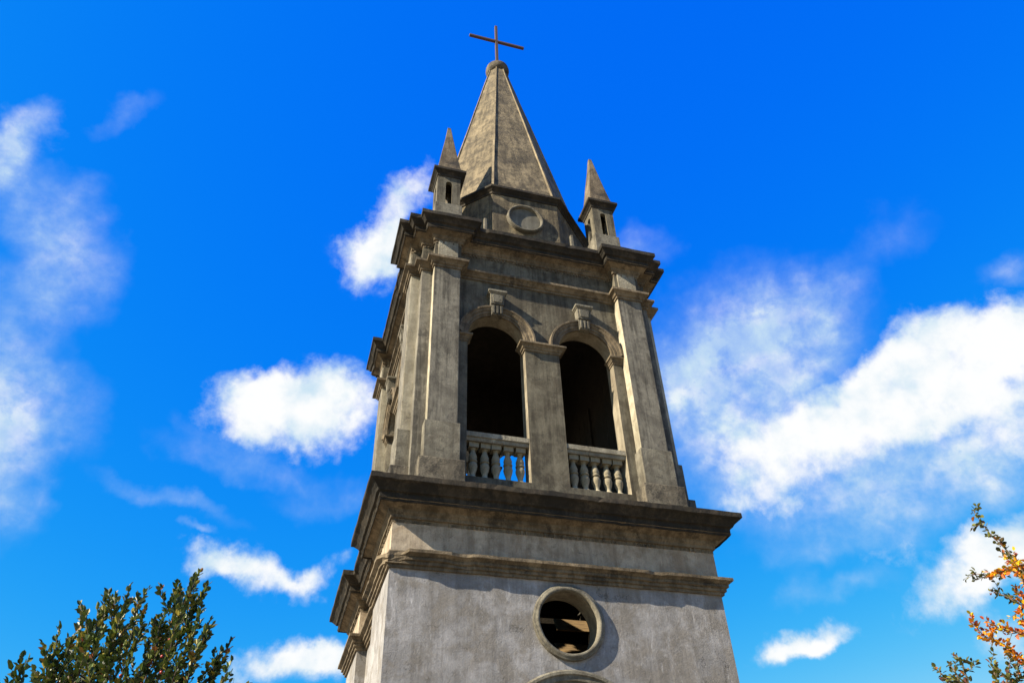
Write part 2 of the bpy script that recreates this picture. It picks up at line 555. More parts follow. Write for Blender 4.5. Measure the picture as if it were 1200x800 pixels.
# lower walls, with the round opening through the front
OX, OZ, OR = .025, 6.055, .545
mb = MB()
hole_panel(mb, -A, A, 4.6, 7.70, OX, OZ, OR, -A)
mb.add([(-A, -A, 0), (A, -A, 0), (A, -A, 4.6), (-A, -A, 4.6)], [(0, 1, 2, 3)])
n = len(low_plan)
for i in range(1, n):
    (xa, ya), (xb, yb) = low_plan[i], low_plan[(i+1) % n]
    mb.add([(xa, ya, 0), (xb, yb, 0), (xb, yb, 7.70), (xa, ya, 7.70)], [(0, 1, 2, 3)])
body = mb.obj('tower_body', 'wall', tower)
# inner faces and the round reveal
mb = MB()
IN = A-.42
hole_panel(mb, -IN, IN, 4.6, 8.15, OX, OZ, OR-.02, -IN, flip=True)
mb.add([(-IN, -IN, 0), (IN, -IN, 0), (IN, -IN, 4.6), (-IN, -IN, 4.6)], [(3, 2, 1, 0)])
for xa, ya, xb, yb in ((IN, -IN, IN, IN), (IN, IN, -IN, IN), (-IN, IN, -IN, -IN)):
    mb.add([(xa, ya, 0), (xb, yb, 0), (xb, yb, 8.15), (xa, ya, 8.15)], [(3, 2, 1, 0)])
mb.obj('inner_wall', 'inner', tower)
mb = MB()
NR = 48
mb.rings([[(OX+r*cos(2*pi*i/NR), y, OZ+r*sin(2*pi*i/NR)) for i in range(NR)] for r, y in ((OR+.004, -A+.01), (OR-.006, -A+.30), (OR-.018, -IN-.002))], smooth=True)
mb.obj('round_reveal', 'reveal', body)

# raised ring round the opening
mb = MB()
prof = [(.625, -A+.01), (.625, -A-.05), (.605, -A-.060), (.585, -A-.060), (.575, -A-.078), (.535, -A-.082), (.52, -A-.06), (.515, -A+.02)]
mb.rings([[jit((OX+r*cos(2*pi*i/NR), y, OZ+r*sin(2*pi*i/NR)), .005, 7) for i in range(NR)] for r, y in prof], smooth=True)
mb.obj('round_window_ring', 'plinth', body)

# arched moulding over the doorway niche below it
mb = MB()
AC, AR = 3.86, 1.43
prof = [(.0, .01), (.0, -.07), (-.03, -.10), (-.07, -.10), (-.09, -.075), (-.16, -.07), (-.18, -.04), (-.21, -.035), (-.22, .01)]
mb.rings([[(.02+(AR+d)*cos(a), -A+y, AC+(AR+d)*sin(a)) for a in [pi*k/40 for k in range(41)]] for d, y in prof], close=False, smooth=False)
mb.obj('arch_moulding', 'plinth', body)
mb = MB()
pts = [(.02+(AR-.2)*cos(pi*k/32), AC+(AR-.2)*sin(pi*k/32)) for k in range(33)]
pts = [(.02-(AR-.2), 1.2)] + pts[::-1] + [(.02+(AR-.2), 1.2)]
mb.rings([[(x, -A-.004, z) for x, z in pts], [(x, -A-.03, z) for x, z in pts]], caps=(False, True))
mb.obj('blind_panel', 'wall', body)

# timbers inside, catching the light that falls through the belfry
def board(x0, x1, y, z0, z1, lean):
    m_ = MB()
    m_.add([(x0, y, z0), (x1, y, z0), (x1, y+lean, z1), (x0, y+lean, z1), (x0, y+.05, z0-.01), (x1, y+.05, z0-.01), (x1, y+lean+.05, z1-.01), (x0, y+lean+.05, z1-.01)],
           [(0, 1, 2, 3), (7, 6, 5, 4), (4, 5, 1, 0), (3, 2, 6, 7), (5, 6, 2, 1), (0, 3, 7, 4)])
    return m_.obj('wooden_board', 'wood', tower, bevel=.006)
board(1.0, 2.56, .26, 7.12, 7.40, .16)
board(.97, 2.56, .26, 6.64, 6.90, .16)

# lower architrave (its front left corner has broken away)
def broke(v, d, z):
    k = (Vector((v.x, v.y, 0))-Vector((-3.12, -3.2, 0))).length
    if k < .38 and d > .05 and z > 6.84:
        f = min(1, (.38-k)/.12)
        tgt = Vector((max(v.x, -3.03), max(v.y, -3.03), v.z-.03))
        v = v.lerp(tgt, f*.9) + Vector((noise.noise(v*31), noise.noise(v*27+Vector((9, 0, 0))), noise.noise(v*35)))*.045*f
    return v

mb = MB()
moulding(mb, low_plan, [(0, 6.735), (.040, 6.738), (.043, 6.785), (.036, 6.79), (.078, 6.798), (.08, 6.845), (.072, 6.85), (.118, 6.862), (.12, 6.905), (.112, 6.91), (.15, 6.938), (.185, 6.953), (.195, 6.958), (.195, 7.01), (.03, 7.035), (0, 7.035)], step=.11, damage=broke)
mb.obj('architrave', 'trim', tower)

# stained frieze band between architrave and cornice
mb = MB()
moulding(mb, low_plan, [(.005, 7.02), (.005, 7.61)], step=.5, wob=0)
mb.obj('frieze', 'frieze', tower)

# main cornice between the two stages
mb = MB()
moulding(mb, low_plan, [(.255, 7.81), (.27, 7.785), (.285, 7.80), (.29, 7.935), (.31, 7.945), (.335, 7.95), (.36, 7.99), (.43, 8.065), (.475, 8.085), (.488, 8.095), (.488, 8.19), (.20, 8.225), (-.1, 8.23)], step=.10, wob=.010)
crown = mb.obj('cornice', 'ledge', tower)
mb = MB()
moulding(mb, low_plan, [(0, 7.60), (.05, 7.61), (.055, 7.66), (.09, 7.70), (.10, 7.745), (.18, 7.775), (.30, 7.835)], step=.16)
mb.obj('bed_moulding', 'trim', crown)
mb = MB()
beads(mb, low_plan, 7.535, 7.597, .085, .006, .036).obj('bead_course', 'trim', crown)
mb = MB()
q = [(x*.86, y*.86) for x, y in ((-A, -A), (A, -A), (A, A), (-A, A))]
mb.rings([[(-2.98, -2.98, 8.222), (2.98, -2.98, 8.222), (2.98, 2.98, 8.222), (-2.98, 2.98, 8.222)], [(-2.3, -2.3, 8.224), (2.3, -2.3, 8.224), (2.3, 2.3, 8.224), (-2.3, 2.3, 8.224)]])
mb.obj('ledge_top', 'foot', tower)

# ---- belfry walls: each side has two arched openings
WY, WI = 2.70, 2.34
J0, J1 = .39, 1.67
SILL, SPR, TOP = 8.77, 12.2, 14.9
AX, ARD = (J0+J1)/2, (J1-J0)/2


def rotz(p, k):
    x, y, z = p
    for _ in range(k):
        x, y = -y, x
    return (x, y, z)


def arch_z(x):
    for s in (-1, 1):
        d = x-s*AX
        if abs(d) <= ARD:
            return SPR+sqrt(max(0, ARD*ARD-d*d))
    return None


def face_wall(mb, y, k, half, flip, z0):
    xs = [-half, -J1, -J0, J0, J1, half]
    def quad(x0, x1, za0, za1, zb0, zb1):
        vs = [(x0, y, za0), (x1, y, za1), (x1, y, zb1), (x0, y, zb0)]
        vs = [rotz(v, k) for v in vs]
        mb.add(vs, [(3, 2, 1, 0) if flip else (0, 1, 2, 3)])
    for a, b in ((-half, -J1), (-J0, J0), (J1, half)):
        quad(a, b, z0, z0, TOP, TOP)
    for s in (-1, 1):
        c = s*AX
        quad(c-ARD, c+ARD, z0, z0, SILL, SILL)
        N = 24
        px_ = [c-ARD*cos(pi*i/N) for i in range(N+1)]
        pz_ = [SPR+ARD*sin(pi*i/N) for i in range(N+1)]
        for i in range(N):
            quad(px_[i], px_[i+1], pz_[i], pz_[i+1], TOP, TOP)


mb, mi, mr = MB(), MB(), MB()
for k in range(4):
    face_wall(mb, -WY, k, 2.72, False, 8.2)
    face_wall(mi, -WI, k, WI, True, 8.0)
    for s in (-1, 1):
        c = s*AX
        out = [(c-ARD, SILL)] + [(c-ARD*cos(pi*i/24), SPR+ARD*sin(pi*i/24)) for i in range(25)] + [(c+ARD, SILL)]
        a = [rotz((x, -WY+.001, z), k) for x, z in out]
        b = [rotz((x, -WI-.001, z), k) for x, z in out]
        mr.rings([b, a])
wall = mb.obj('belfry_wall', 'belfry', tower)
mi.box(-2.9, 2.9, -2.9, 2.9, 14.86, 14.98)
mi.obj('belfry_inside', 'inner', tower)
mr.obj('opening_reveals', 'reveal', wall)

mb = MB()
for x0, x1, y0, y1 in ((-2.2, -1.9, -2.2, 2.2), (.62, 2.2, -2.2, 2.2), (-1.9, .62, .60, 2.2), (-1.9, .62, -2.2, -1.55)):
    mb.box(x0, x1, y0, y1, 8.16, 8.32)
mb.obj('belfry_light_block', 'inner', tower)  # slab added to block belfry light below; its gap lights the boards

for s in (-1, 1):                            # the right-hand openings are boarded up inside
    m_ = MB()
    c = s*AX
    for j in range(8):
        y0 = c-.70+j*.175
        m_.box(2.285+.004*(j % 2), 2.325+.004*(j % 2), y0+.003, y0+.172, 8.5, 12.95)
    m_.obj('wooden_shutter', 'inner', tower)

# corner piers and pilasters
for sx in (-1, 1):
    for sy in (-1, 1):
        x0, x1 = sorted((sx*1.98, sx*2.742))
        y0, y1 = sorted((sy*1.98, sy*2.742))
        m_ = MB()
        # an L of two slabs: hollow towards the bell chamber
        X0, X1 = sorted((sx*2.25, sx*2.742))
        Y0, Y1 = sorted((sy*2.25, sy*2.742))
        m_.box(X0, X1, Y0, Y1, 8.21, 14.92)
        m_.obj('corner_pier', 'pilaster', tower, bevel=.012)

P0, PO, PV = 1.903, 2.501, 2.948
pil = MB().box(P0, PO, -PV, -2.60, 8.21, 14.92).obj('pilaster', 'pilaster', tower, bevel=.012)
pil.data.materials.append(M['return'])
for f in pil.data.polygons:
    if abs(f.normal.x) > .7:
        f.material_index = 1  # both side faces take the sun-lightened colour
pl1 = MB().box(P0-.05, PO+.05, -PV-.05, -2.61, 8.80, 9.70).obj('plinth', 'plinth', pil, bevel=.015)
pl2 = MB().box(P0-.14, PO+.14, -PV-.14, -2.62, 8.205, 8.853).obj('plinth_foot', 'foot', pil, bevel=.02)
first = True
for k in range(4):
    for s in (0, 1):
        if k == 0 and s == 0:
            continue
        p = dup(pil, tower, pi/2*k)
        if s:      # the other pilaster of this side: slide along the wall
            d = Vector((-(P0+PO), 0, 0))
            d.rotate(Matrix.Rotation(pi/2*k, 3, 'Z'))
            p.location = d
        for c in (pl1, pl2):
            dup(c, p)

# impost mouldings: round the middle pier and beside the outer jambs
def impost(x0, x1, prof, left=True, right=True):
    m_ = MB()
    rs = []
    for d, z in prof:
        a, b = x0-(d if left else 0), x1+(d if right else 0)
        rs.append([(a, -WY+.25, z), (a, -WY-d, z), (b, -WY-d, z), (b, -WY+.25, z)])
    m_.rings(rs, close=True, caps=(True, True))
    return m_

ip = [(.0, 12.00), (.025, 12.005), (.03, 12.05), (.055, 12.06), (.065, 12.09), (.10, 12.125), (.135, 12.14), (.14, 12.145), (.14, 12.185), (.05, 12.20), (.02, 12.203)]
imp = impost(-J0, J0, ip).obj('impost', 'trim', wall, bevel=.005)
ip2 = [(d*.7, z) for d, z in ip]
imps = [imp, impost(J1, 1.90, ip2, True, False).obj('impost', 'trim', wall, bevel=.005), impost(-1.90, -J1, ip2, False, True).obj('impost', 'trim', wall, bevel=.005)]
# archivolts
arcs = []
for s in (-1, 1):
    m_ = MB()
    prof = [(.0, .02), (.0, -.035), (.045, -.04), (.05, -.06), (.115, -.065), (.12, -.085), (.17, -.105), (.185, -.13), (.225, -.13), (.235, -.10), (.235, .01)]
    m_.rings([[(s*AX-(ARD-.004+d)*cos(a), -WY+y, SPR-.005+(ARD-.004+d)*sin(a)) for a in [pi*i/36 for i in range(37)]] for d, y in prof], close=False, smooth=False)
    arcs.append(m_.obj('archivolt', 'trim', wall))
# keystones
keys = []
for s in (-1, 1):
    c = s*AX
    m_ = MB()
    def wedge(w0, w1, z0, z1, y0, y1):
        vs = [(c-w0, -WY+.02, z0), (c+w0, -WY+.02, z0), (c+w0, -WY-y0, z0), (c-w0, -WY-y0, z0), (c-w1, -WY+.02, z1), (c+w1, -WY+.02, z1), (c+w1, -WY-y1, z1), (c-w1, -WY-y1, z1)]
        m_.add(vs, [(0, 1, 2, 3), (7, 6, 5, 4), (3, 2, 6, 7), (0, 3, 7, 4), (2, 1, 5, 6)])
    wedge(.125, .145, 12.80, 13.07, .12, .14)
    for q in (-.085, 0, .085):                # raised flutes on the lower half
        vs = [(c+q-.022, -WY-.125, 12.82), (c+q+.022, -WY-.125, 12.82), (c+q+.022, -WY-.155, 12.82), (c+q-.022, -WY-.155, 12.82),
              (c+q-.024, -WY-.135, 13.03), (c+q+.024, -WY-.135, 13.03), (c+q+.024, -WY-.17, 13.03), (c+q-.024, -WY-.17, 13.03)]
        m_.add(vs, [(0, 1, 2, 3), (7, 6, 5, 4), (3, 2, 6, 7), (0, 3, 7, 4), (2, 1, 5, 6)])
    wedge(.148, .165, 13.072, 13.36, .17, .19)
    wedge(.105, .12, 13.12, 13.32, .19, .215)   # raised tablet
    wedge(.175, .205, 13.362, 13.395, .20, .22)
    wedge(.215, .215, 13.397, 13.455, .235, .235)
    keys.append(m_.obj('keystone', 'plinth', wall, bevel=.006))
for k in range(1, 4):
    for c in imps+arcs+keys:
        dup(c, wall, pi/2*k)

# balustrades: a rail and five turned balusters in every opening
bal_prof = [(.085, .0), (.085, .05), (.06, .065), (.045, .10), (.05, .15), (.075, .24), (.085, .30), (.075, .355), (.058, .37), (.058, .385), (.082, .395), (.082, .42), (.06, .43), (.072, .46), (.078, .50), (.062, .56), (.043, .62), (.042, .66), (.06, .675), (.062, .69)]
bb = MB().lathe(bal_prof, 16)
bb.box(-.088, .088, -.088, .088, .685, .79)
bal_mesh = None
for k in range(4):
    for s in (-1, 1):
        m_ = MB()
        a, b = s*AX-ARD+.004, s*AX+ARD-.004
        m_.rings([[(x, y, z) for x in (a, b)][0:1] + [(b, y, z)] for y, z in ((-2.36, 9.585), (-2.64, 9.585), (-2.655, 9.62), (-2.655, 9.65), (-2.685, 9.665), (-2.69, 9.765), (-2.34, 9.775), (-2.34, 9.66), (-2.36, 9.645), (-2.36, 9.585))], close=False)
        rail = m_.obj('balustrade_rail', 'rib' if False else 'panel', tower)
        rail.rotation_euler = (0, 0, pi/2*k)
        for q in range(5):
            if bal_mesh is None:
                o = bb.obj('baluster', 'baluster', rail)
                bal_mesh = o
            else:
                o = dup(bal_mesh, rail)
            o.location = (s*AX+(q-2)*.238+rng.uniform(-.006, .006), -2.50, 8.772+.02)
            o.scale = (1.1, 1.1, 1)
            o.rotation_euler = (rng.uniform(-.01, .01), rng.uniform(-.01, .01), rng.uniform(-.06, .06))

# ---- upper entablature follows every break of the pilasters
qtr = [(-P0, -2.70), (P0, -2.70), (P0, -PV), (PO, -PV), (PO, -2.742), (2.742, -2.742), (2.742, -PO), (PV, -PO), (PV, -P0), (2.70, -P0)]
quarter = [(P0, -2.70), (P0, -PV), (PO, -PV), (PO, -2.742), (2.742, -2.742), (2.742, -PO), (PV, -PO), (PV, -P0), (2.70, -P0)]
up_plan = rot4(quarter)
mb = MB()
moulding(mb, up_plan, [(-.02, 13.835), (.03, 13.84), (.035, 13.895), (.065, 13.905), (.08, 13.935), (.125, 13.975), (.16, 13.99), (.165, 13.995), (.165, 14.055), (.03, 14.075), (-.05, 14.08)], step=.2, wob=.005)
mb.obj('capital_moulding', 'trim', tower)
# plain frieze, a hair proud of the shafts
mb = MB()
moulding(mb, up_plan, [(.006, 14.06), (.006, 14.80)], step=.5, wob=.0)
fr = mb.obj('frieze', 'belfry', tower)
mb = MB().box(P0+.07, PO-.07, -PV-.035, -PV+.02, 14.13, 14.66)
fp = mb.obj('frieze_panel', 'panel', fr, bevel=.008)
for k in range(4):
    for s in (0, 1):
        if k or s:
            d = Vector((-(P0+PO)*s, 0, 0)); d.rotate(Matrix.Rotation(pi/2*k, 3, 'Z'))
            dup(fp, fr, pi/2*k, d)
mb = MB()
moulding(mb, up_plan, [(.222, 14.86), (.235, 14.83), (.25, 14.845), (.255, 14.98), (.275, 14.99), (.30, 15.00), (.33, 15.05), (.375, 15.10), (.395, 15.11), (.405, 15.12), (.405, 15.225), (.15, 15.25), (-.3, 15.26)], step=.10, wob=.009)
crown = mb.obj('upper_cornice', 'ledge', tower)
mb = MB()
moulding(mb, up_plan, [(.0, 14.64), (.04, 14.65), (.045, 14.70), (.08, 14.74), (.09, 14.785), (.16, 14.815), (.265, 14.87)], step=.16)
mb.obj('bed_moulding', 'trim', crown)
beads(MB(), up_plan, 14.575, 14.638, .075, .008, .042).obj('bead_course', 'trim', crown)
MB().box(-2.69, 2.69, -2.69, 2.69, 15.0, 15.257).obj('roof_slab', 'foot', tower)

# ---- drum and spire
def octo(r, z, turn=pi/8):
    c = r/cos(pi/8)
    return [(c*cos(turn+pi/4*i), c*sin(turn+pi/4*i), z) for i in range(8)]

mb = MB()
mb.rings([octo(2.20, 15.25), octo(2.20, 17.86)])
drum = mb.obj('spire_drum', 'spire', tower)
mb = MB()
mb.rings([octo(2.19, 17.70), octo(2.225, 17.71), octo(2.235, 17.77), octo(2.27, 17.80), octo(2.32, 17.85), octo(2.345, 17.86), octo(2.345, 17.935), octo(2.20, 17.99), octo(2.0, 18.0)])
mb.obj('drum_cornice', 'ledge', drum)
mb = MB()
NR = 40
prof = [(.50, .0), (.50, -.08), (.485, -.115), (.45, -.12), (.43, -.09), (.42, -.03)]
mb.rings([[(r*cos(2*pi*i/NR)-.04, -2.20+y, 16.86+r*sin(2*pi*i/NR)) for i in range(NR)] for r, y in prof], smooth=True)
ring = mb.obj('round_ring', 'plinth', drum)
mb = MB()
mb.rings([[(r*cos(2*pi*i/NR)-.04, -2.20+y, 16.86+r*sin(2*pi*i/NR)) for i in range(NR)] for r, y in ((.44, -.012), (.43, -.03))], caps=(False, True))
disc = mb.obj('round_blind_disc', 'disc', drum)
for k in range(1, 4):
    dup(ring, drum, pi/2*k)
    dup(disc, drum, pi/2*k)
ZS0, ZS1, RS0, RS1 = 17.97, 27.45, 2.13, .30
mb = MB()
rs = []
for i in range(13):
    t = i/12
    r = RS0+(RS1-RS0)*t
    rs.append(octo(r, ZS0+(ZS1-ZS0)*t))
mb.rings(rs, caps=(False, True))
sp = mb.obj('spire', 'spire', tower)
c8 = 1/cos(pi/8)
for i in range(8):
    a = pi/8+pi/4*i
    u, t_ = Vector((cos(a), sin(a), 0)), Vector((-sin(a), cos(a), 0))
    m_ = MB()
    rs = []
    for r, z, wd, h in ((RS0*c8, ZS0+.02, .042, .035), (RS1*c8, ZS1, .028, .025)):
        p = u*r+Vector((0, 0, z))
        rs.append([p-u*.05-t_*wd, p+u*h-t_*wd*.75, p+u*h+t_*wd*.75, p-u*.05+t_*wd])
    k_ = 14
    rr = [[Vector(jit(rs[0][j].lerp(rs[1][j], q/k_), .012, 2.3)) for j in range(4)] for q in range(k_+1)]
    m_.rings(rr, caps=(True, True))
    m_.obj('spire_rib', 'rib', sp)
# stub blocks at the foot of the drum
for k in range(4):
    for s in (-1, 1):
        x, y, _ = rotz((s*1.16, -2.37, 0), k)
        MB().box(x-.055, x+.055, y-.055, y+.055, 15.25, 16.42, .012).obj('stub_block', 'plinth', drum, bevel=.02)
# cap and cross
MB().lathe([(.26, 27.38), (.36, 27.42), (.42, 27.52), (.44, 27.64), (.42, 27.76), (.34, 27.85), (.20, 27.91), (.10, 27.96), (.05, 28.02)], 24).obj('spire_cap', 'foot', tower)
cr = MB().box(-.052, .052, -.05, .05, 27.95, 31.0).obj('cross', 'iron', tower, bevel=.012)
MB().box(-1.09, 1.12, -.056, .045, 29.77, 29.88).obj('cross_arm', 'iron', cr, bevel=.012)

# ---- four corner pinnacles
def pinnacle():
    r = bpy.data.objects.new('pinnacle', None)
    COL.objects.link(r)
    r.parent = tower
    MB().box(-.36, .36, -.36, .36, 0, 1.36, .012).obj('pinnacle_plinth', 'plinth', r, bevel=.015)
    m_ = MB()
    H0, H1, S0, S1, hw, sw = 1.36, 2.48, 1.40, 2.18, .30, .085
    for k in range(4):
        def quad(x0, x1, a0, a1, b0, b1, y, fl=False):
            vs = [rotz((x0, y, a0), k), rotz((x1, y, a1), k), rotz((x1, y, b1), k), rotz((x0, y, b0), k)]
            m_.add(vs, [(3, 2, 1, 0) if fl else (0, 1, 2, 3)])
        for y, half, fl in ((-hw, hw, False), (-hw+.10, hw-.10, True)):
            quad(-half, -sw, H0, H0, H1, H1, y, fl)
            quad(sw, half, H0, H0, H1, H1, y, fl)
            quad(-sw, sw, H0, H0, S0, S0, y, fl)
            N = 8
            for i in range(N):
                xa, xb = -sw*cos(pi*i/N), -sw*cos(pi*(i+1)/N)
                quad(xa, xb, S1+sw*sin(pi*i/N), S1+sw*sin(pi*(i+1)/N), H1, H1, y, fl)
        o_ = [(-sw, S0)]+[(-sw*cos(pi*i/8), S1+sw*sin(pi*i/8)) for i in range(9)]+[(sw, S0)]
        m_.rings([[rotz((x, -hw+.101, z), k) for x, z in o_], [rotz((x, -hw-.0005, z), k) for x, z in o_]])
    m_.obj('pinnacle_shaft', 'belfry', r)
    m_ = MB()
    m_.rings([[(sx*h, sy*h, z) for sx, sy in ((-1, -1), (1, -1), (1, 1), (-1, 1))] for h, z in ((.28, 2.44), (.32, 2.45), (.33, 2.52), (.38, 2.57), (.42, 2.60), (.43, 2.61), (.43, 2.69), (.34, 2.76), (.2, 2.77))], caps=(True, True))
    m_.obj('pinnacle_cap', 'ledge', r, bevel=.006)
    m_ = MB()
    m_.rings([[jit((sx*h, sy*h, z), .01, 4) for sx, sy in ((-1, -1), (1, -1), (1, 1), (-1, 1))] for h, z in ((.325, 2.74), (.26, 3.2), (.18, 3.85), (.10, 4.5), (.05, 4.98), (.02, 5.02))], caps=(True, True))
    m_.obj('pinnacle_spirelet', 'trim', r, bevel=.01)
    return r
pn = pinnacle()
kids = list(pn.children)
pn.location = (-2.14, -2.14, 15.25)
for sx, sy in ((1, -1), (1, 1), (-1, 1)):
    q = dup(pn, tower, loc=(sx*2.14, sy*2.14, 15.25))
    for c in kids:
        dup(c, q)

# ------------------------------------------------------------------ trees
TIPS = [
    (-0.58, -0.44, 3.86), (-0.52, -0.07, 4.0), (-0.43, -0.24, 4.19),
    (-0.4, 0.03, 4.17), (-0.39, 0.05, 4.49), (-0.13, -0.52, 4.11),
    (-0.1, -0.57, 4.25), (-0.27, 0.32, 4.71), (-0.05, -0.28, 4.47),
    (0.05, -0.29, 4.56), (-0.01, 0.55, 4.81), (0.18, -0.0, 4.49),
    (0.25, 0.42, 4.46), (0.37, 0.03, 4.45), (0.41, 0.22, 4.79),
    (0.58, -0.3, 4.68), (0.66, 0.24, 4.78), (0.74, 0.51, 4.58),
    (0.67, 0.12, 4.57), (0.91, 0.38, 4.25), (1.0, 0.31, 4.33),
    (1.26, -0.34, 3.73), (-0.61, 0.15, 3.89), (-0.66, -0.05, 3.72),
    (-0.42, -0.32, 3.98), (0.09, -0.51, 4.28), (0.48, 0.48, 4.73),
    (0.5, 0.05, 4.28),
]

BRANCHES = {
    'green': [
        [(1.0, -10.31, 4.52), (1.0, -10.33, 4.4), (1.01, -10.36, 4.27), (1.03, -10.41, 4.14), (1.04, -10.44, 4.04), (1.04, -10.46, 3.92), (1.06, -10.5, 3.7), (1.11, -10.58, 3.3)],
        [(0.94, -10.08, 4.06), (0.97, -10.14, 4.03), (0.98, -10.2, 3.98), (1.02, -10.27, 3.97), (1.06, -10.35, 3.98), (1.08, -10.42, 3.93), (1.12, -10.51, 3.77)],
        [(0.91, -10.21, 3.86), (0.95, -10.29, 3.79), (0.97, -10.35, 3.71), (1.0, -10.41, 3.65), (1.05, -10.5, 3.44)],
        [(0.6, -9.68, 3.41), (0.61, -9.75, 3.3), (0.64, -9.84, 3.17), (0.67, -9.93, 2.92)],
        [(0.47, -10.07, 3.38), (0.49, -10.07, 3.3), (0.49, -10.06, 3.18), (0.48, -10.03, 2.89)],
        [(0.62, -9.82, 3.41), (0.61, -9.86, 3.32), (0.58, -9.9, 3.19)],
        [(0.64, -10.19, 3.3), (0.64, -10.18, 3.21), (0.63, -10.17, 3.08)],
        [(0.99, -10.07, 3.39), (0.91, -10.07, 3.29), (0.81, -10.05, 3.13)],
        [(1.0, -10.14, 3.37), (0.91, -10.13, 3.24), (0.83, -10.11, 3.09)],
    ],
    'orange': [
        [(0.45, -10.35, 3.51), (0.49, -10.36, 3.43), (0.54, -10.38, 3.39), (0.6, -10.41, 3.34), (0.65, -10.43, 3.28), (0.7, -10.45, 3.17), (0.78, -10.51, 2.9)],
        [(0.52, -10.39, 3.46), (0.6, -10.43, 3.46), (0.67, -10.46, 3.44), (0.73, -10.49, 3.41), (0.82, -10.55, 3.29)],
        [(0.69, -10.5, 3.86), (0.77, -10.54, 3.88), (0.84, -10.58, 3.9), (0.91, -10.63, 3.91)],
        [(1.2, -10.29, 4.12), (1.17, -10.33, 4.0), (1.13, -10.36, 3.89), (1.11, -10.41, 3.74)],
        [(0.87, -10.48, 3.76), (0.89, -10.48, 3.7), (0.9, -10.48, 3.6)],
        [(0.95, -10.36, 3.65), (0.93, -10.36, 3.55), (0.92, -10.38, 3.44)],
    ],
}


def leaf(mb, p, d, up, L, W, fold=.25):
    """one pointed leaf: base at p, along d, face roughly towards up"""
    d = d.normalized()
    s = d.cross(up)
    if s.length < 1e-3:
        s = d.cross(Vector((1, 0, .3)))
    s.normalize()
    n = s.cross(d)
    q = p+d*L*.12
    a1, a2 = q+d*L*.28+s*W*.46+n*fold*W*.5, q+d*L*.62+s*W*.40+n*fold*W*.4
    b1, b2 = q+d*L*.28-s*W*.46+n*fold*W*.5, q+d*L*.62-s*W*.40+n*fold*W*.4
    tip = q+d*L*.88-n*L*.08
    mb.add([q, a1, a2, tip, b2, b1], [(0, 1, 2, 3), (0, 3, 4, 5)])


def rdir(r):
    a, z = r.uniform(0, 2*pi), r.uniform(-1, 1)
    s = sqrt(1-z*z)
    return Vector((s*cos(a), s*sin(a), z))


def shoot(lm, tm, a, b, r, n, L, W, rad=.006, spread=.9, bare=.0):
    """a twig from a to b set with leaves all round"""
    a, b = Vector(a), Vector(b)
    d = (b-a)
    bend = rdir(r)*d.length*.06
    pts = [a.lerp(b, t)+bend*(4*t*(1-t)) for t in (0, .25, .5, .75, 1)]
    tm.tube(pts, [rad, rad*.85, rad*.7, rad*.5, rad*.3], 5)
    dn = d.normalized()
    for i in range(n):
        t = bare+(1-bare)*((i+r.random())/n)
        p = a.lerp(b, t)+bend*(4*t*(1-t))
        o = rdir(r)
        o = (o-dn*o.dot(dn)).normalized()
        ld = (dn*(.75 if t < .93 else 1.6)+o*spread*r.uniform(.6, 1.2)+Vector((0, 0, r.uniform(-.1, .3))))
        k = r.uniform(.7, 1.2)*(1 if t < .9 else .8)
        leaf(lm, p, ld, (Vector((0, 0, 1))+rdir(r)*.7), L*k, W*k*r.uniform(.85, 1.15), r.uniform(.1, .5))


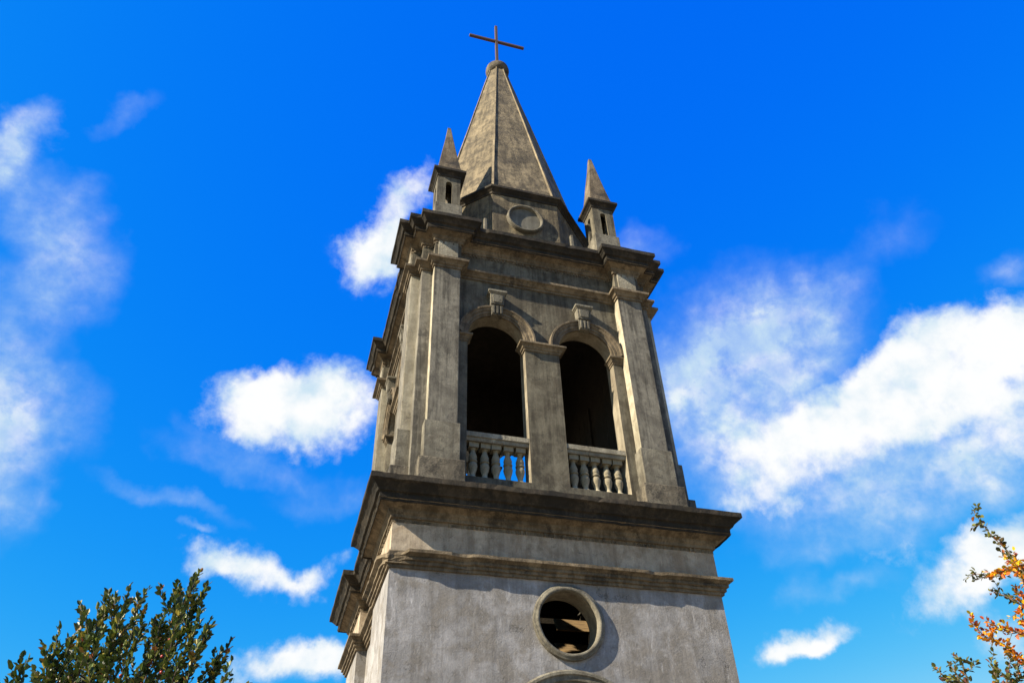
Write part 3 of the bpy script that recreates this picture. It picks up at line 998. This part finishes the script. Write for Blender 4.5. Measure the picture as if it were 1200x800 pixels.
def dark_tree():
    r = random.Random(5)
    root = thing('evergreen_tree', 'dark glossy-leaved tree with upright shoots left of the tower', 'tree', (-5.98, -7.02, 0))
    tr, lm, tm, berries = MB(), MB(), MB(), []
    tr.tube([(0, 0, -.05), (.02, .0, .5), (-.02, .03, 1.1), (.03, .0, 1.7)], [.13, .10, .085, .075], 9)
    limbs = []
    for i in range(11):
        a = 2*pi*i/11+r.uniform(-.2, .2)
        rr = r.uniform(.35, .95)
        e = Vector((.12+rr*cos(a), rr*.9*sin(a), r.uniform(2.9, 3.7)))
        s = Vector((0, 0, r.uniform(1.2, 1.7)))
        m1 = s.lerp(e, .4)+Vector((0, 0, -.12))
        m2 = s.lerp(e, .72)+Vector((0, 0, -.06))
        tr.tube([s, m1, m2, e], [.05, .04, .03, .016], 7)
        limbs += [m1, m2, e, m1.lerp(m2, .5), m2.lerp(e, .5)]
    def near(p):
        c = [q for q in limbs if q.z < p.z-.1] or limbs
        return min(c, key=lambda q: (q-p).length)
    # leading shoots that make the ragged top
    for t in TIPS:
        t = Vector(t)-Vector((0, 0, .09))
        b = near(t)
        d = (t-b)
        st = t+Vector((-(t.x-.15)*.28+r.uniform(-.05, .05), -t.y*.25+r.uniform(-.05, .05), -r.uniform(.7, .9)))
        tm.tube([b+rdir(r)*.04, b.lerp(st, .5)+rdir(r)*.04, st], [.009, .008, .007], 5)
        shoot(lm, tm, st, t, r, r.randint(60, 78), .076, .045, spread=.62)
        for _ in range(r.randint(2, 4)):
            q = st.lerp(t, r.uniform(.15, .75))
            o = rdir(r); o.z = abs(o.z)+1.1
            shoot(lm, tm, q, q+o.normalized()*r.uniform(.18, .36), r, r.randint(16, 24), .072, .042, .004, .65)
        if r.random() < .8:
            for _ in range(r.randint(1, 4)):
                q = st.lerp(t, r.uniform(-.2, .5))+rdir(r)*.03
                if not berries:
                    berries.append(MB().lathe([(.003, -.014), (.010, -.010), (.014, 0), (.010, .010), (.003, .014)], 8).obj('berry', 'berry', root))
                else:
                    berries.append(dup(berries[0], root))
                berries[-1].location = q
    # body of the crown
    for _ in range(240):
        a, rr = r.uniform(0, 2*pi), sqrt(r.random())
        x, y = .32+.80*rr*cos(a), .9*rr*sin(a)
        top = 4.12-.9*(rr**2.2)+.25*noise.noise(Vector((x*3, y*3, 1)))
        z = r.uniform(1.75+.35*rr, top)
        p = Vector((x, y, z))
        o = Vector((x-.1, y, 0))*.5+Vector((0, 0, r.uniform(.5, 1.3)))+rdir(r)*.4
        e = p+o.normalized()*r.uniform(.25, .5)
        shoot(lm, tm, p, e, r, r.randint(18, 28), .074, .043, .005, .75)
    tr.obj('trunk', 'bark', root)
    tm.obj('twigs', 'twig', root)
    lm.obj('crown', 'leaf', root)


def autumn_tree():
    r = random.Random(21)
    base = Vector((1.85, -11.35, 0))
    root = thing('autumn_tree', 'tree with orange and olive autumn leaves right of the tower', 'tree', tuple(base))
    tr, g, o_ = MB(), MB(), MB()
    tm = tr
    tr.tube([(0, 0, -.05), (.03, -.02, .9), (-.02, .03, 1.8), (.0, .0, 2.6), (.08, -.03, 3.6), (.05, .0, 4.6), (.1, .05, 5.5)], [.17, .14, .12, .10, .075, .045, .02], 10)
    def beyond(p, m):          # far enough along the crown from the thin outer branches
        return (p+base-Vector((-4.5, -14.9, 1.6))).dot(Vector((.638, -.770, 0))) > m

    def run(poly, lm, green, alt=None):
        pts = [Vector(q)-base for q in poly]
        e = pts[-1]
        s = Vector((.02, 0, max(1.5, e.z-.75)))
        m1, m2 = s.lerp(e, .35)+rdir(r)*.10, s.lerp(e, .7)+rdir(r)*.07
        tr.tube([s, m1, m2, e], [.034, .026, .018, .011], 7)
        for a, c in ((s, m1), (m1, m2), (m2, e)):
            for _ in range(7):
                p = a.lerp(c, r.random())
                if not beyond(p, .34):
                    continue
                d = rdir(r)+(c-a).normalized()*.4
                shoot(o_ if r.random() < .55 else g, tm, p, p+d.normalized()*r.uniform(.18, .32), r, r.randint(12, 20), .055, .033, .004, .9)
        tm.tube(pts, [.003+.006*i/(len(pts)-1) for i in range(len(pts))], 5)
        for i in range(len(pts)-1):
            a, b = pts[i], pts[i+1]
            L = (b-a).length
            nl = max(3, int(L*(150 if green else 230)))
            for j in range(nl):
                p = a.lerp(b, (j+r.random())/nl)
                d = (a-b).normalized()*.6+rdir(r)*.9
                k = r.uniform(.65, 1.15)
                use = lm if alt is None or r.random() > min(.75, (i/len(pts))**2.0) else alt
                q = p+rdir(r)*.018
                leaf(use, q, d, Vector((0, 0, 1))+rdir(r)*.8, .047*k, .030*k, r.uniform(.1, .5))
            for _ in range(max(1, int(L*13))):
                p = a.lerp(b, r.random())
                d = (a-b).normalized()*.7+rdir(r)*.8
                use = lm if alt is None or r.random() > min(.8, (i/len(pts))**2.0) else alt
                shoot(use, tm, p, p+d.normalized()*r.uniform(.06, .14), r, r.randint(6, 11), .047, .029, .003, .9)
    for i, poly in enumerate(BRANCHES['green']):
        run(poly, g, True, o_ if i < 3 else None)
    for poly in BRANCHES['orange']:
        run(poly, o_, False)
    # the rest of the crown, beyond the edge of the picture
    for _ in range(700):
        a, rr = r.uniform(0, 2*pi), sqrt(r.random())
        x, y = .30+1.15*rr*cos(a), -.20+1.2*rr*sin(a)
        z = 2.0+3.9*r.random()*(1-.45*rr*rr)
        p = Vector((x, y, z))
        if not beyond(p, .45):
            continue
        d = rdir(r); d.z = abs(d.z)*.7
        shoot(o_ if r.random() < .5 else g, tm, p, p+d*r.uniform(.25, .5), r, r.randint(12, 22), .058, .034, .005, .9)
        if r.random() < .12:
            s = Vector((.05, 0, max(1.2, z-1.2)))
            tr.tube([s, s.lerp(p, .5)+Vector((0, 0, -.06)), p], [.03, .02, .01], 6)
    tr.obj('trunk', 'bark', root)
    g.obj('olive_foliage', 'olive', root)
    o_.obj('amber_foliage', 'amber', root)


dark_tree()
autumn_tree()
